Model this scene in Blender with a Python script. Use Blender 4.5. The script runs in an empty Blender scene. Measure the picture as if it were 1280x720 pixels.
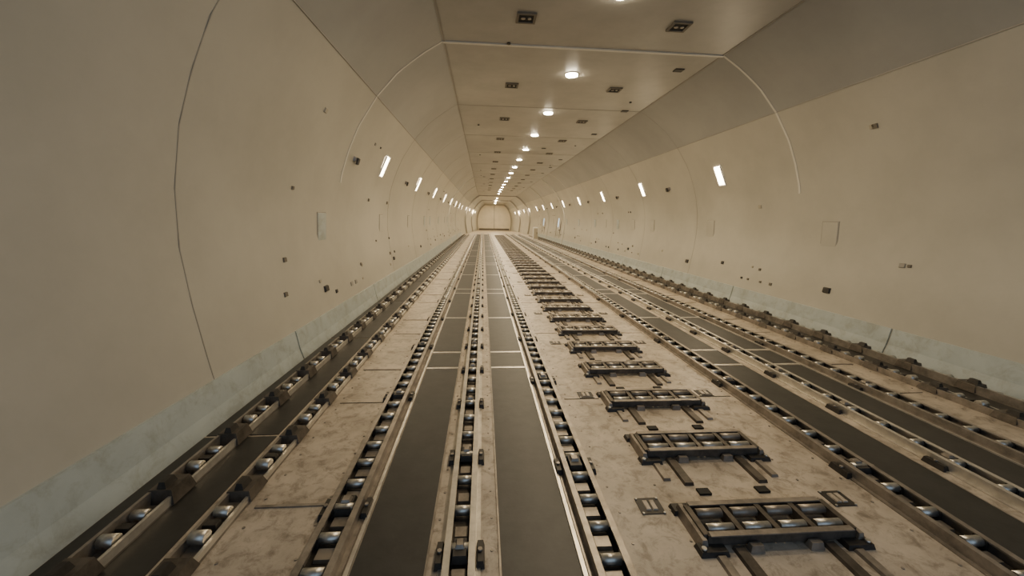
import bpy, bmesh, math, random
from mathutils import Vector, Matrix
random.seed(7)
scene = bpy.context.scene
CX = 1.24; Y0 = -1.6; YT = 30.0; YE = 44.0
# ------------------------------------------------------------ materials
def mat(name, col, rough=.5, metal=0., var=0., scale=3., emit=None, es=0., bump=0., col2=None, stretch=(1,1,1), spec=.5, lo=.35, hi=.62, grime=None):
    m = bpy.data.materials.new(name); m.use_nodes = True
    nt = m.node_tree; b = nt.nodes['Principled BSDF']
    b.inputs['Base Color'].default_value = (*col, 1)
    b.inputs['Roughness'].default_value = rough
    b.inputs['Metallic'].default_value = metal
    b.inputs['Specular IOR Level'].default_value = spec
    if var > 0 or col2:
        tc = nt.nodes.new('ShaderNodeTexCoord'); mp = nt.nodes.new('ShaderNodeMapping')
        mp.inputs['Scale'].default_value = stretch
        n = nt.nodes.new('ShaderNodeTexNoise'); n.inputs['Scale'].default_value = scale
        n.inputs['Detail'].default_value = 7; n.inputs['Roughness'].default_value = .65
        r = nt.nodes.new('ShaderNodeValToRGB')
        c2 = col2 or tuple(c*(1-var) for c in col)
        r.color_ramp.elements[0].position = lo; r.color_ramp.elements[1].position = hi
        r.color_ramp.elements[0].color = (*c2, 1); r.color_ramp.elements[1].color = (*col, 1)
        nt.links.new(tc.outputs['Object'], mp.inputs[0]); nt.links.new(mp.outputs[0], n.inputs['Vector'])
        nt.links.new(n.outputs['Fac'], r.inputs[0]); out=r.outputs[0]
        if grime:   # second, finer layer of scuffs / stains
            n2 = nt.nodes.new('ShaderNodeTexNoise'); n2.inputs['Scale'].default_value = grime[0]
            n2.inputs['Detail'].default_value = 10; n2.inputs['Roughness'].default_value=.75; n2.inputs['Distortion'].default_value=.5
            nt.links.new(mp.outputs[0], n2.inputs['Vector'])
            r2 = nt.nodes.new('ShaderNodeValToRGB'); r2.color_ramp.elements[0].position=.36; r2.color_ramp.elements[1].position=.52
            g=grime[1]; r2.color_ramp.elements[0].color=(g,g*.96,g*.9,1); r2.color_ramp.elements[1].color=(1,1,1,1)
            mx=nt.nodes.new('ShaderNodeMix'); mx.data_type='RGBA'; mx.blend_type='MULTIPLY'; mx.inputs[0].default_value=1
            nt.links.new(n2.outputs['Fac'], r2.inputs[0]); nt.links.new(out, mx.inputs[6]); nt.links.new(r2.outputs[0], mx.inputs[7]); out=mx.outputs[2]
        nt.links.new(out, b.inputs['Base Color'])
        if bump:
            bp = nt.nodes.new('ShaderNodeBump'); bp.inputs['Strength'].default_value = bump
            bp.inputs['Distance'].default_value = .01
            nt.links.new(n.outputs['Fac'], bp.inputs['Height']); nt.links.new(bp.outputs[0], b.inputs['Normal'])
    if emit:
        b.inputs['Emission Color'].default_value = (*emit, 1); b.inputs['Emission Strength'].default_value = es
    return m
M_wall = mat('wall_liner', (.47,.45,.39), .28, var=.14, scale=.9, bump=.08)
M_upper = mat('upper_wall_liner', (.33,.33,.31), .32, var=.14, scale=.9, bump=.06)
M_ceil = mat('ceiling_liner', (.40,.385,.345), .45, var=.16, scale=1.5, bump=.06)
M_seam = mat('dark_seam', (.16,.14,.11), .7, var=.2)  # dark brown for door surrounds, box frames, bulkhead base strip, wall marks
M_joint = mat('liner_joint', (.32,.30,.26), .6, var=.15)
M_batten = mat('batten_strip', (.68,.66,.59), .5, var=.1)
M_kick = mat('kick_panel', (.44,.49,.48), .4, var=.12, scale=4, grime=(6,.8))
M_floor = mat('floor_panel', (.52,.445,.355), .42, col2=(.34,.285,.22), scale=3.5, bump=.12, grime=(13,.5))
M_dark = mat('dark_nonskid', (.030,.029,.026), .5, var=.35, scale=9, bump=.15)
M_alu = mat('aluminium_rail', (.66,.62,.55), .36, metal=.75, var=.25, scale=14)
M_alud = mat('worn_rail', (.34,.30,.255), .42, metal=.6, var=.45, scale=11)
M_steel = mat('roller_steel', (.62,.60,.55), .38, metal=.9, var=.3, scale=30)
M_black = mat('black_metal', (.045,.04,.035), .5, metal=.3, var=.5, scale=20)
M_brn = mat('tray_metal', (.12,.10,.08), .45, metal=.4, var=.55, scale=16)
M_hole = mat('dark_recess', (.012,.011,.010), .8, var=.3)
M_lamp = mat('lamp_lens', (1,.93,.8), .4, var=.03, emit=(1,.82,.56), es=22)
M_lampc = mat('pot_lamp_lens', (1,.93,.8), .4, var=.03, emit=(1,.86,.62), es=110)
M_win = mat('window_pane', (.35,.5,.6), .2, var=.1, emit=(.55,.78,1), es=1.2)
M_bulk = mat('bulkhead_liner', (.80,.72,.57), .5, var=.12, scale=1.5)
M_white = mat('white_paint', (.75,.74,.7), .4, var=.06)
M_label = mat('placard', (.42,.38,.30), .5, var=.1)
# ------------------------------------------------------------ mesh builder
class MB:
    def __init__(s): s.v=[]; s.f=[]; s.m=[]; s.mats=[]; s.sm=[]
    def mi(s, m):
        if m not in s.mats: s.mats.append(m)
        return s.mats.index(m)
    def face(s, pts, m, smooth=False):
        b=len(s.v); s.v += [tuple(p) for p in pts]; s.f.append(tuple(range(b,b+len(pts)))); s.m.append(s.mi(m)); s.sm.append(smooth)
    def hexa(s, P, m):
        b=len(s.v); s.v += [tuple(p) for p in P]; k=s.mi(m)
        for q in ((0,3,2,1),(4,5,6,7),(0,1,5,4),(1,2,6,5),(2,3,7,6),(3,0,4,7)):
            s.f.append(tuple(b+i for i in q)); s.m.append(k); s.sm.append(False)
    def box(s, x0,x1,y0,y1,z0,z1,m, T=None, ch=0.):
        c=ch
        P=[Vector(p) for p in ((x0,y0,z0),(x1,y0,z0),(x1,y1,z0),(x0,y1,z0),(x0+c,y0+c,z1),(x1-c,y0+c,z1),(x1-c,y1-c,z1),(x0+c,y1-c,z1))]
        if T: P=[T@p for p in P]
        s.hexa(P,m)
    def cyl(s, c, ax, r, L, m, n=12, T=None, r2=None):
        r2 = r if r2 is None else r2
        b=len(s.v); k=s.mi(m)
        for e,rr in ((-.5,r),(.5,r2)):
            for i in range(n):
                a=2*math.pi*i/n; u,w=rr*math.cos(a),rr*math.sin(a)
                d={'x':(e*L,u,w),'y':(w,e*L,u),'z':(u,w,e*L)}[ax]
                p=Vector((c[0]+d[0],c[1]+d[1],c[2]+d[2]))
                if T: p=T@p
                s.v.append(tuple(p))
        for i in range(n):
            j=(i+1)%n; s.f.append((b+i,b+j,b+n+j,b+n+i)); s.m.append(k); s.sm.append(True)
        s.f.append(tuple(b+i for i in reversed(range(n)))); s.m.append(k); s.sm.append(False)
        s.f.append(tuple(b+n+i for i in range(n))); s.m.append(k); s.sm.append(False)
    def mesh(s, name):
        me=bpy.data.meshes.new(name); me.from_pydata(s.v,[],s.f)
        for m in s.mats: me.materials.append(m)
        me.polygons.foreach_set('material_index', s.m); me.polygons.foreach_set('use_smooth', s.sm)
        me.update(); return me
    def obj(s, name, parent=None):
        o=bpy.data.objects.new(name, s.mesh(name)); scene.collection.objects.link(o)
        if parent: o.parent=parent
        return o
# ------------------------------------------------------------ fuselage section
PROF=[(2.89,0),(2.92,.10),(2.97,.40),(3.02,.75),(3.05,1.10),(3.03,1.45),(2.96,1.80),(2.86,2.08),(2.73,2.36),(2.50,2.70),(2.24,2.98),(1.97,3.18),(1.72,3.33)]
def taper(y):
    if y<=YT: return 1.,1.
    t=(y-YT)/(YE-YT); t=t*t*(3-2*t)*.4+t*.6
    return 1-.36*t, 1-.15*t
def half(z):
    for (a,za),(b,zb) in zip(PROF,PROF[1:]):
        if za<=z<=zb: return a+(b-a)*(z-za)/(zb-za)
    return PROF[-1][0]
def wallframe(side, y, z):
    p=Vector((CX+side*half(z), y, z)); q=Vector((CX+side*half(z+.05), y, z+.05))
    up=(q-p).normalized(); yy=Vector((0,1,0))
    n=up.cross(yy)
    n=-n if n.x*side>0 else n
    lx=up.cross(n)
    return Matrix(((lx.x,up.x,n.x,p.x),(lx.y,up.y,n.y,p.y),(lx.z,up.z,n.z,p.z),(0,0,0,1)))
ys=[Y0]
while ys[-1]<YT-.01: ys.append(min(YT,ys[-1]+1.1))
ys+= [YT+i*(YE-YT)/14 for i in range(1,15)]
walls={}
for side,nm in ((-1,'wall_left'),(1,'wall_right')):
    mb=MB(); n=len(PROF); off=.12
    for (ya,yb) in zip(ys,ys[1:]):
        wa,ha=taper(ya); wb,hb=taper(yb)
        for i in range(n-1):
            (a,za),(b,zb)=PROF[i],PROF[i+1]
            P=[(CX+side*a*wa,ya,za*ha),(CX+side*b*wa,ya,zb*ha),(CX+side*b*wb,yb,zb*hb),(CX+side*a*wb,yb,za*hb)]
            if side>0: P=P[::-1]
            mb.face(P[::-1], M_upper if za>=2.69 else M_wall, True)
            if ya<YT:
                o2=[(p[0]+side*off,p[1],p[2]+(off if p[2]>2.5 else 0)) for p in P]
                mb.face(o2, M_wall)
    o=mb.obj(nm); walls[side]=o
    bm=bmesh.new(); bm.from_mesh(o.data); bmesh.ops.remove_doubles(bm,verts=bm.verts,dist=.0005); bm.to_mesh(o.data); bm.free()
    d=MB()
    def rib(y,w,t,m,z0=.0,z1=3.33,nn=26):
        zs=[z0+(z1-z0)*k/nn for k in range(nn+1)]
        for a,b in zip(zs,zs[1:]):
            xa=CX+side*half(a); xb=CX+side*half(b)
            ia=xa-side*t; ib=xb-side*t
            d.hexa([(xa,y-w/2,a),(ia,y-w/2,a),(ia,y+w/2,a),(xa,y+w/2,a),(xb,y-w/2,b),(ib,y-w/2,b),(ib,y+w/2,b),(xb,y+w/2,b)],m)
    y=-.1; k=0
    while y<YT:
        if k in (2,7): rib(y,.03,.006,M_batten,1.7)
        else: rib(y,.007,.002,M_joint,.25,3.33)
        if k in (8,10): rib(y,.10,.05,M_batten)
        y+=2.54; k+=1
    z=2.70; x=CX+side*half(z)
    d.box(min(x,x-side*.006),max(x,x-side*.006),Y0+.02,YT,z-.005,z+.005,M_joint)
    yy=Y0+.02
    while yy<YT:
        y2=min(YT,yy+2.52)
        for a,b in ((0,.1),(.1,.26)):
            xa=CX+side*half(a); xb=CX+side*half(b); t=.014
            d.hexa([(xa,yy,a),(xa-side*t,yy,a),(xa-side*t,y2,a),(xa,y2,a),(xb,yy,b),(xb-side*t,yy,b),(xb-side*t,y2,b),(xb,y2,b)],M_kick)
        yy+=2.54
    # window plugs
    yy=4.5
    while yy<YT:
        T=wallframe(side,yy,1.15)
        d.box(-.12,.12,-.19,.19,0,.006,M_joint,T,.004)
        d.box(-.108,.108,-.178,.178,.006,.010,M_kick if random.random()<.5 else M_wall,T,.004)
        yy+=2.54 if random.random()<.5 else 1.27
    for i in range(70):
        yy=random.uniform(3.5,YT); z=random.choice([.42,.6,.62,.9,1.55,2.3])
        T=wallframe(side,yy,z); s=random.uniform(.018,.035)
        d.box(-s,s,-s*.8,s*.8,0,.012,random.choice([M_black,M_label,M_seam,M_joint]),T,.004)
    yy=3.95
    while yy<YT:
        T=wallframe(side,yy+(1.35 if side<0 else 4.6),2.02)
        d.box(-.09,.09,-.03,.03,0,.03,M_alud,T,.01); d.box(-.05,.03,-.06,.03,.03,.05,M_black,T,.008)
        T=wallframe(side,yy+.4,.5); d.box(-.05,.05,-.035,.035,0,.02,M_black,T,.008)
        yy+=3.3
    d.obj('panel_details',o)
# ceiling
mb=MB()
for ya,yb in zip(ys,ys[1:]):
    wa,ha=taper(ya); wb,hb=taper(yb)
    for s0,s1 in ((-1,0),(0,1)):
        P=[(CX+s0*1.72*wa,ya,3.33*ha),(CX+s1*1.72*wa,ya,3.33*ha),(CX+s1*1.72*wb,yb,3.33*hb),(CX+s0*1.72*wb,yb,3.33*hb)]
        mb.face(P[::-1],M_ceil)
ceil=mb.obj('ceiling')
d=MB(); y=-.1;k=0
while y<YT:
    w,m,t=(.045,M_batten,.012) if k in (2,7) else (.010,M_joint,.004)
    d.box(CX-1.72,CX+1.72,y-w/2,y+w/2,3.33-t,3.33,m)
    y+=2.54;k+=1
for sx in (-1,1):
    d.box(CX+sx*1.70-.008,CX+sx*1.70+.008,Y0,YT,3.322,3.33,M_joint)
d.obj('panel_seams',ceil)
d=MB(); y=2.30
while y<YT:
    for x in (.43,2.05):
        for (a0,a1,b0,b1) in ((-.1,.1,-.1,-.075),(-.1,.1,.075,.1),(-.1,-.075,-.075,.075),(.075,.1,-.075,.075)):
            d.box(x+a0,x+a1,y+b0,y+b1,3.312,3.33,M_seam)
        d.box(x-.075,x+.075,y-.075,y+.075,3.322,3.33,M_hole)
        d.cyl((x-.03,y,3.318),'z',.022,.012,M_alud); d.cyl((x+.035,y,3.318),'z',.018,.012,M_label)
    x=CX+random.choice((-1.35,1.3,-.95)); d.cyl((x,y+.6,3.322),'z',.022,.016,M_black)
    x=CX+random.choice((-1.2,1.4,.5)); d.box(x-.06,x+.06,y+1.1,y+1.2,3.318,3.33,M_black)
    y+=2.03
d.obj('smoke_detector_boxes',ceil)
# bulkhead at the far end : pale rounded pressure wall with frame
wE,hE=taper(YE)
mb=MB(); ring=[(CX+a*wE,YE,z*hE) for a,z in PROF]+[(CX-a*wE,YE,z*hE) for a,z in reversed(PROF)]
mb.face(ring,M_bulk)
wb=mb.obj('wall_back')
d=MB()
def ringband(y,t,dep,m):
    w,h=taper(y); R=[(CX+a*w,z*h) for a,z in PROF]+[(CX-a*w,z*h) for a,z in reversed(PROF)]
    c=(CX,1.3)
    for p,q in zip(R,R[1:]):
        pi=[p[i]+(c[i]-p[i])*t for i in (0,1)]; qi=[q[i]+(c[i]-q[i])*t for i in (0,1)]
        d.hexa([(p[0],y,p[1]),(pi[0],y,pi[1]),(pi[0],y-dep,pi[1]),(p[0],y-dep,p[1]),(q[0],y,q[1]),(qi[0],y,qi[1]),(qi[0],y-dep,qi[1]),(q[0],y-dep,q[1])],m)
ringband(YE,.05,.15,M_label); ringband(38,.04,.12,M_joint); ringband(33.5,.04,.12,M_joint)
d.box(CX-.025,CX+.025,YE-.03,YE,0,2.8,M_joint)
d.box(CX-1.7,CX+1.7,YE-.06,YE,.0,.20,M_seam)
d.obj('bulkhead_trim',wb)
# ------------------------------------------------------------ floor
mb=MB()
for ya,yb in zip(ys,ys[1:]):
    wa,_=taper(ya); w2,_=taper(yb)
    mb.face([(CX-2.95*wa,ya,0),(CX+2.95*wa,ya,0),(CX+2.95*w2,yb,0),(CX-2.95*w2,yb,0)],M_floor)
floor=mb.obj('floor')
LC=-.085; RC=2*CX-LC
d=MB()
cross=[3.22,3.62,4.95,6.65,7.05,8.9,10.9,11.3,13.4,15.6,16.0,18.5,21,23.4,26,28.5]
for c in (LC,RC):
    for a,b in ((-.40,-.125),(.155,.46)):
        if c==RC: a,b=-b,-a
        e=[Y0]+[q for q in cross]+[YT+2]
        for p,q in zip(e,e[1:]):
            d.box(c+a,c+b,p+.03,q-.03,0,.004,M_dark)
        for q in cross:
            d.box(c+a,c+b,q-.018,q+.018,0,.006,M_alu)
        xs=a-.02 if abs(a)>abs(b) else b
        d.box(c+xs,c+xs+.016,Y0,YT+2,0,.012,M_alu)
        d.box(c+(a if abs(a)<abs(b) else b)-.004,c+(a if abs(a)<abs(b) else b)+.004,Y0,YT+2,0,.006,M_alud)
for sx in (-1,1):
    x0,x1=sorted((CX+sx*2.46,CX+sx*2.87)); yy=Y0
    while yy<YT:
        d.box(x0,x1,yy+.01,min(YT,yy+1.9)-.01,0,.004,M_dark); yy+=1.9
for y in [1.0,2.6,4.25,5.9,7.6,9.3,11,12.8,14.6,16.5,18.5,20.5,23,25.5,28]:
    for x0,x1 in ((.60,.86),(1.62,1.88),(-1.0,-.70),(3.18,3.48)):
        d.box(x0,x1,y-.004,y+.004,0,.002,M_hole)
    for x0,x1 in ((-1.02,-.70),(3.18,3.5)):
        d.box(x0,x1,y+.6,y+.615,0,.006,M_alud)
rs=random.Random(3)
for x in (.62,.86,1.62,1.86,-1.0,-.71,-.18,.04,3.19,3.48):
    y=.3
    while y<9:
        d.cyl((x+rs.uniform(-.004,.004),y,.0015),'z',.006,.003,M_alud,8); y+=.17
d.obj('floor_inlays',floor)
d=MB()
for y in [1.52,2.66,3.9,5.2,6.5,7.9,9.2,10.6,12]:
    for x in (.775,2*CX-.775):
        w=.055
        d.box(x-w,x+w,y-w*.9,y+w*.9,0,.004,M_black)
        for a in (-.028,.004):
            d.box(x+a,x+a+.024,y-.03,y+.03,.004,.010,M_floor,None,.002)
        for a,b in ((-w,-w),(w-.012,-w),(-w,w-.02),(w-.012,w-.02)):
            d.cyl((x+a+.006,y+b+.008,.006),'z',.005,.006,M_steel,8)
d.obj('tie_down_sockets',floor)
# ------------------------------------------------------------ roller tracks
def track(name,x,bright,y1,sp=.2,w=.075,seed=0,latch=1.0):
    rnd=random.Random(seed); t=MB(); rail=M_alu if bright else M_alud
    t.box(x-w,x+w,Y0,y1,0,.006,M_brn if bright else M_black)
    for s in (-1,1):
        xo=x+s*w
        t.box(min(xo,xo-s*.012),max(xo,xo-s*.012),Y0,y1,.006,.045,rail)
        t.box(min(xo,xo-s*.026),max(xo,xo-s*.026),Y0,y1,.045,.052,rail)
        t.box(min(xo,xo+s*.02),max(xo,xo+s*.02),Y0,y1,.0,.006,rail)
    y=Y0+.1
    while y<y1:
        far=y>14
        t.cyl((x,y,.034),'x',.021,w*1.1,M_steel,8 if far else 14)
        if not far:
            for s in (-1,1): t.box(x+s*w*.62-.007,x+s*w*.62+.007,y-.026,y+.026,.006,.05,M_black,None,.003)
            t.box(x-w*.5,x+w*.5,y+.07,y+.13,.006,.02,M_alud,None,.004)
        y+=sp
    y=.42+rnd.random()*.3
    while y<y1:
        for s in (-1,1):
            a,b=sorted((x+s*(w+.002),x+s*(w+.036)))
            t.box(a,b,y-.055,y+.055,0,.03,M_black,None,.006)
            t.cyl((x+s*(w+.018),y,.034),'z',.009,.01,M_alud,8)
        t.box(x-w*.55,x+w*.55,y-.05,y+.05,.02,.050,M_black,None,.008)
        t.box(x-w*.3,x+w*.3,y-.012,y+.03,.05,.064,M_alud,None,.006)
        y+=latch
    return t.obj(name)
yE=YT+3
for i,(x,br,w,la) in enumerate(((LC,True,.06,.62),(-.603,False,.07,1.1),(.487,False,.07,1.1),(RC,True,.06,.62),(2*CX+.603,False,.07,1.1),(2*CX-.487,False,.07,1.1))):
    track('roller_track',x,br,yE,.2 if br else .16,w,seed=i,latch=la)
# outboard guide rails with pallet locks
for i,sx in enumerate((-1,1)):
    for xo,hh in ((2.35,.05),(2.68,.07)):
        t=MB(); x=CX+sx*xo
        t.box(x-.05,x+.05,Y0,yE-3,0,.012,M_alud)
        t.box(x-.05,x-.036,Y0,yE-3,.012,hh,M_alud); t.box(x+.036,x+.05,Y0,yE-3,.012,hh*.7,M_alu)
        y=-.6
        while y<yE-3:
            t.box(x-.062,x+.062,y-.07,y+.07,.012,hh+.006,M_brn,None,.014)
            t.box(x-.02,x+.02,y-.05,y+.02,hh+.006,hh+.035,M_black,None,.008)
            t.cyl((x,y+.16,.045),'x',.026,.06,M_steel,12)
            t.cyl((x,y+.30,.04),'x',.022,.06,M_steel,12)
            t.box(x-.03,x+.03,y+.21,y+.25,.012,.05,M_black,None,.004)
            y+=.46
        t.obj('pallet_guide_rail')
# ------------------------------------------------------------ centreline ladder of transverse roller trays
t=MB(); y=.215; HW=.32
while y<YT:
    x0,x1=CX-HW-.01,CX+HW-.01; D=.085; fine=y<13
    for s in (-1,1):
        t.box(x0,x1,y+s*D-.010,y+s*D+.010,.012,.054,M_brn,None,.003)
        t.box(x0+.01,x1-.01,y+s*D-.013,y+s*D+.013,.053,.058,M_alud)
    for u in (0,.25,.5,.75,1.):
        xx=x0+(x1-x0)*u
        t.box(xx-.014,xx+.014,y-D,y+D,.01,.054,M_brn,None,.002)
    for u in (.125,.375,.625,.875):
        xx=x0+(x1-x0)*u
        for yy in (-.042,.042):
            t.cyl((xx,y+yy,.042),'x',.020,.115,M_steel if yy<0 else M_alud,12 if fine else 6)
    for s in (-1,1):
        xe=(x0 if s<0 else x1)
        a,b=sorted((xe-s*.07,xe+s*.05))
        t.box(a,b,y-.14,y-.08,0,.02,M_black,None,.006)
        t.box(a,b,y+.08,y+.14,0,.02,M_black,None,.006)
        a,b=sorted((xe,xe+s*.035)); t.box(a,b,y-.11,y+.11,0,.045,M_alud,None,.008)
        a,b=sorted((xe-s*.15,xe-s*.10)); t.box(a,b,y-.31,y-.10,0,.016,M_brn,None,.004)
        a,b=sorted((xe-s*.05,xe-s*.01)); t.box(a,b,y-.27,y-.14,0,.014,M_alud,None,.004)
        t.cyl((xe+s*.03,y-.12,.024),'z',.010,.012,M_steel,8)
        a,b=sorted((xe-s*.20,xe-s*.14)); t.box(a,b,y+.20,y+.24,0,.01,M_hole)
    for u in (.3,.7):
        xx=x0+(x1-x0)*u
        t.box(xx-.03,xx+.03,y-D-.045,y-D-.012,0,.03,M_alud,None,.006)
    y+=.58
t.obj('transverse_roller_trays')
# ------------------------------------------------------------ ceiling lights
cm=MB(); n=24
cm.cyl((0,0,-.006),'z',.095,.012,M_white,n); cm.cyl((0,0,-.018),'z',.080,.014,M_lampc,n,r2=.084)
cme=cm.mesh('ceiling_light')
def arealamp(shape,size,sy,e):
    l=bpy.data.lights.new('lamp','AREA'); l.shape=shape; l.size=size
    if sy: l.size_y=sy
    l.energy=e; l.color=(1,.79,.50); return l
ld=arealamp('DISK',.15,None,38); ld0=arealamp('DISK',.15,None,15)
lw=arealamp('RECTANGLE',.15,.3,19)
def light_child(data,parent,loc,rot=None):
    l=bpy.data.objects.new('lamp',data); scene.collection.objects.link(l); l.parent=parent; l.location=loc
    if rot: l.rotation_euler=rot
    return l
y=3.8; yl=[2.60]
while y<YE-1: yl.append(y); y+=2.0
for y in yl:
    _,h=taper(y)
    o=bpy.data.objects.new('ceiling_light',cme); scene.collection.objects.link(o); o.location=(CX,y,3.33*h-.001)
    light_child(ld0 if y<3 else ld,o,(0,0,-.028))
# ------------------------------------------------------------ wall lights
wm=MB()
for a in ((-.10,.10,-.19,-.165),(-.10,.10,.165,.19),(-.10,-.082,-.165,.165),(.082,.10,-.165,.165)):
    wm.box(*a,0,.022,M_white,None,.003)
wm.box(-.082,.082,-.165,.165,0,.014,M_lamp,None,.004)
wme=wm.mesh('wall_light')
for side in (-1,1):
    y=6.6
    while y<YE-2:
        w,h=taper(y)
        T=wallframe(side,y,2.10)
        o=bpy.data.objects.new('wall_light',wme); scene.collection.objects.link(o)
        T=T.copy(); T[0][3]=CX+side*(half(2.10)*w-.004); T[2][3]=2.10*h; o.matrix_world=T
        light_child(lw,o,(0,0,.026),(math.pi,0,0))
        y+=3.3 if y<YT else 2.4
# ------------------------------------------------------------ side doors with windows
for i,(side,yy) in enumerate(((1,27.2),(1,21.8))):
    T=wallframe(side,yy,1.0); d=MB()
    d.box(-.55,.55,-.95,.95,0,.02,M_wall,T,.01)
    for a in ((-.57,-.54,-.97,.97),(.54,.57,-.97,.97),(-.57,.57,.95,.98)): d.box(*a,0,.03,M_seam,T)
    d.box(-.16,.16,-.15,.45,.02,.035,M_white,T,.01); d.box(-.12,.12,-.11,.41,.035,.04,M_win,T)
    d.box(.3,.42,-.3,-.24,.02,.07,M_alud,T,.01)
    d.obj('door_%d'%(i+1),walls[side])
d=MB(); x=CX+2.11;y=24.8
d.box(x-.15,x+.15,y-.2,y+.2,0,.8,M_white,None,.01); d.box(x-.12,x+.12,y-.21,y-.19,.06,.74,M_label)
d.box(x+.06,x+.09,y-.23,y-.21,.38,.48,M_black)
d.obj('equipment_cabinet')
# ------------------------------------------------------------ world (daylight entering from the open nose door)
w=bpy.data.worlds.new('World'); scene.world=w; w.use_nodes=True
bg=w.node_tree.nodes['Background']; bg.inputs[0].default_value=(.55,.74,1,1); bg.inputs[1].default_value=.85
# ------------------------------------------------------------ camera
cam=bpy.data.cameras.new('Camera'); co=bpy.data.objects.new('Camera',cam); scene.collection.objects.link(co)
cam.sensor_fit='HORIZONTAL'; cam.sensor_width=36; cam.lens=36*480/1280; cam.clip_start=.02
co.location=(0,0,1.3)
yaw=math.radians(4.4); pit=math.radians(10.2); rol=math.radians(1.0)
R=Matrix.Rotation(-yaw,4,'Z')@Matrix.Rotation(math.pi/2-pit,4,'X')@Matrix.Rotation(rol,4,'Z')
co.matrix_world=Matrix.Translation(co.location)@R
scene.camera=co
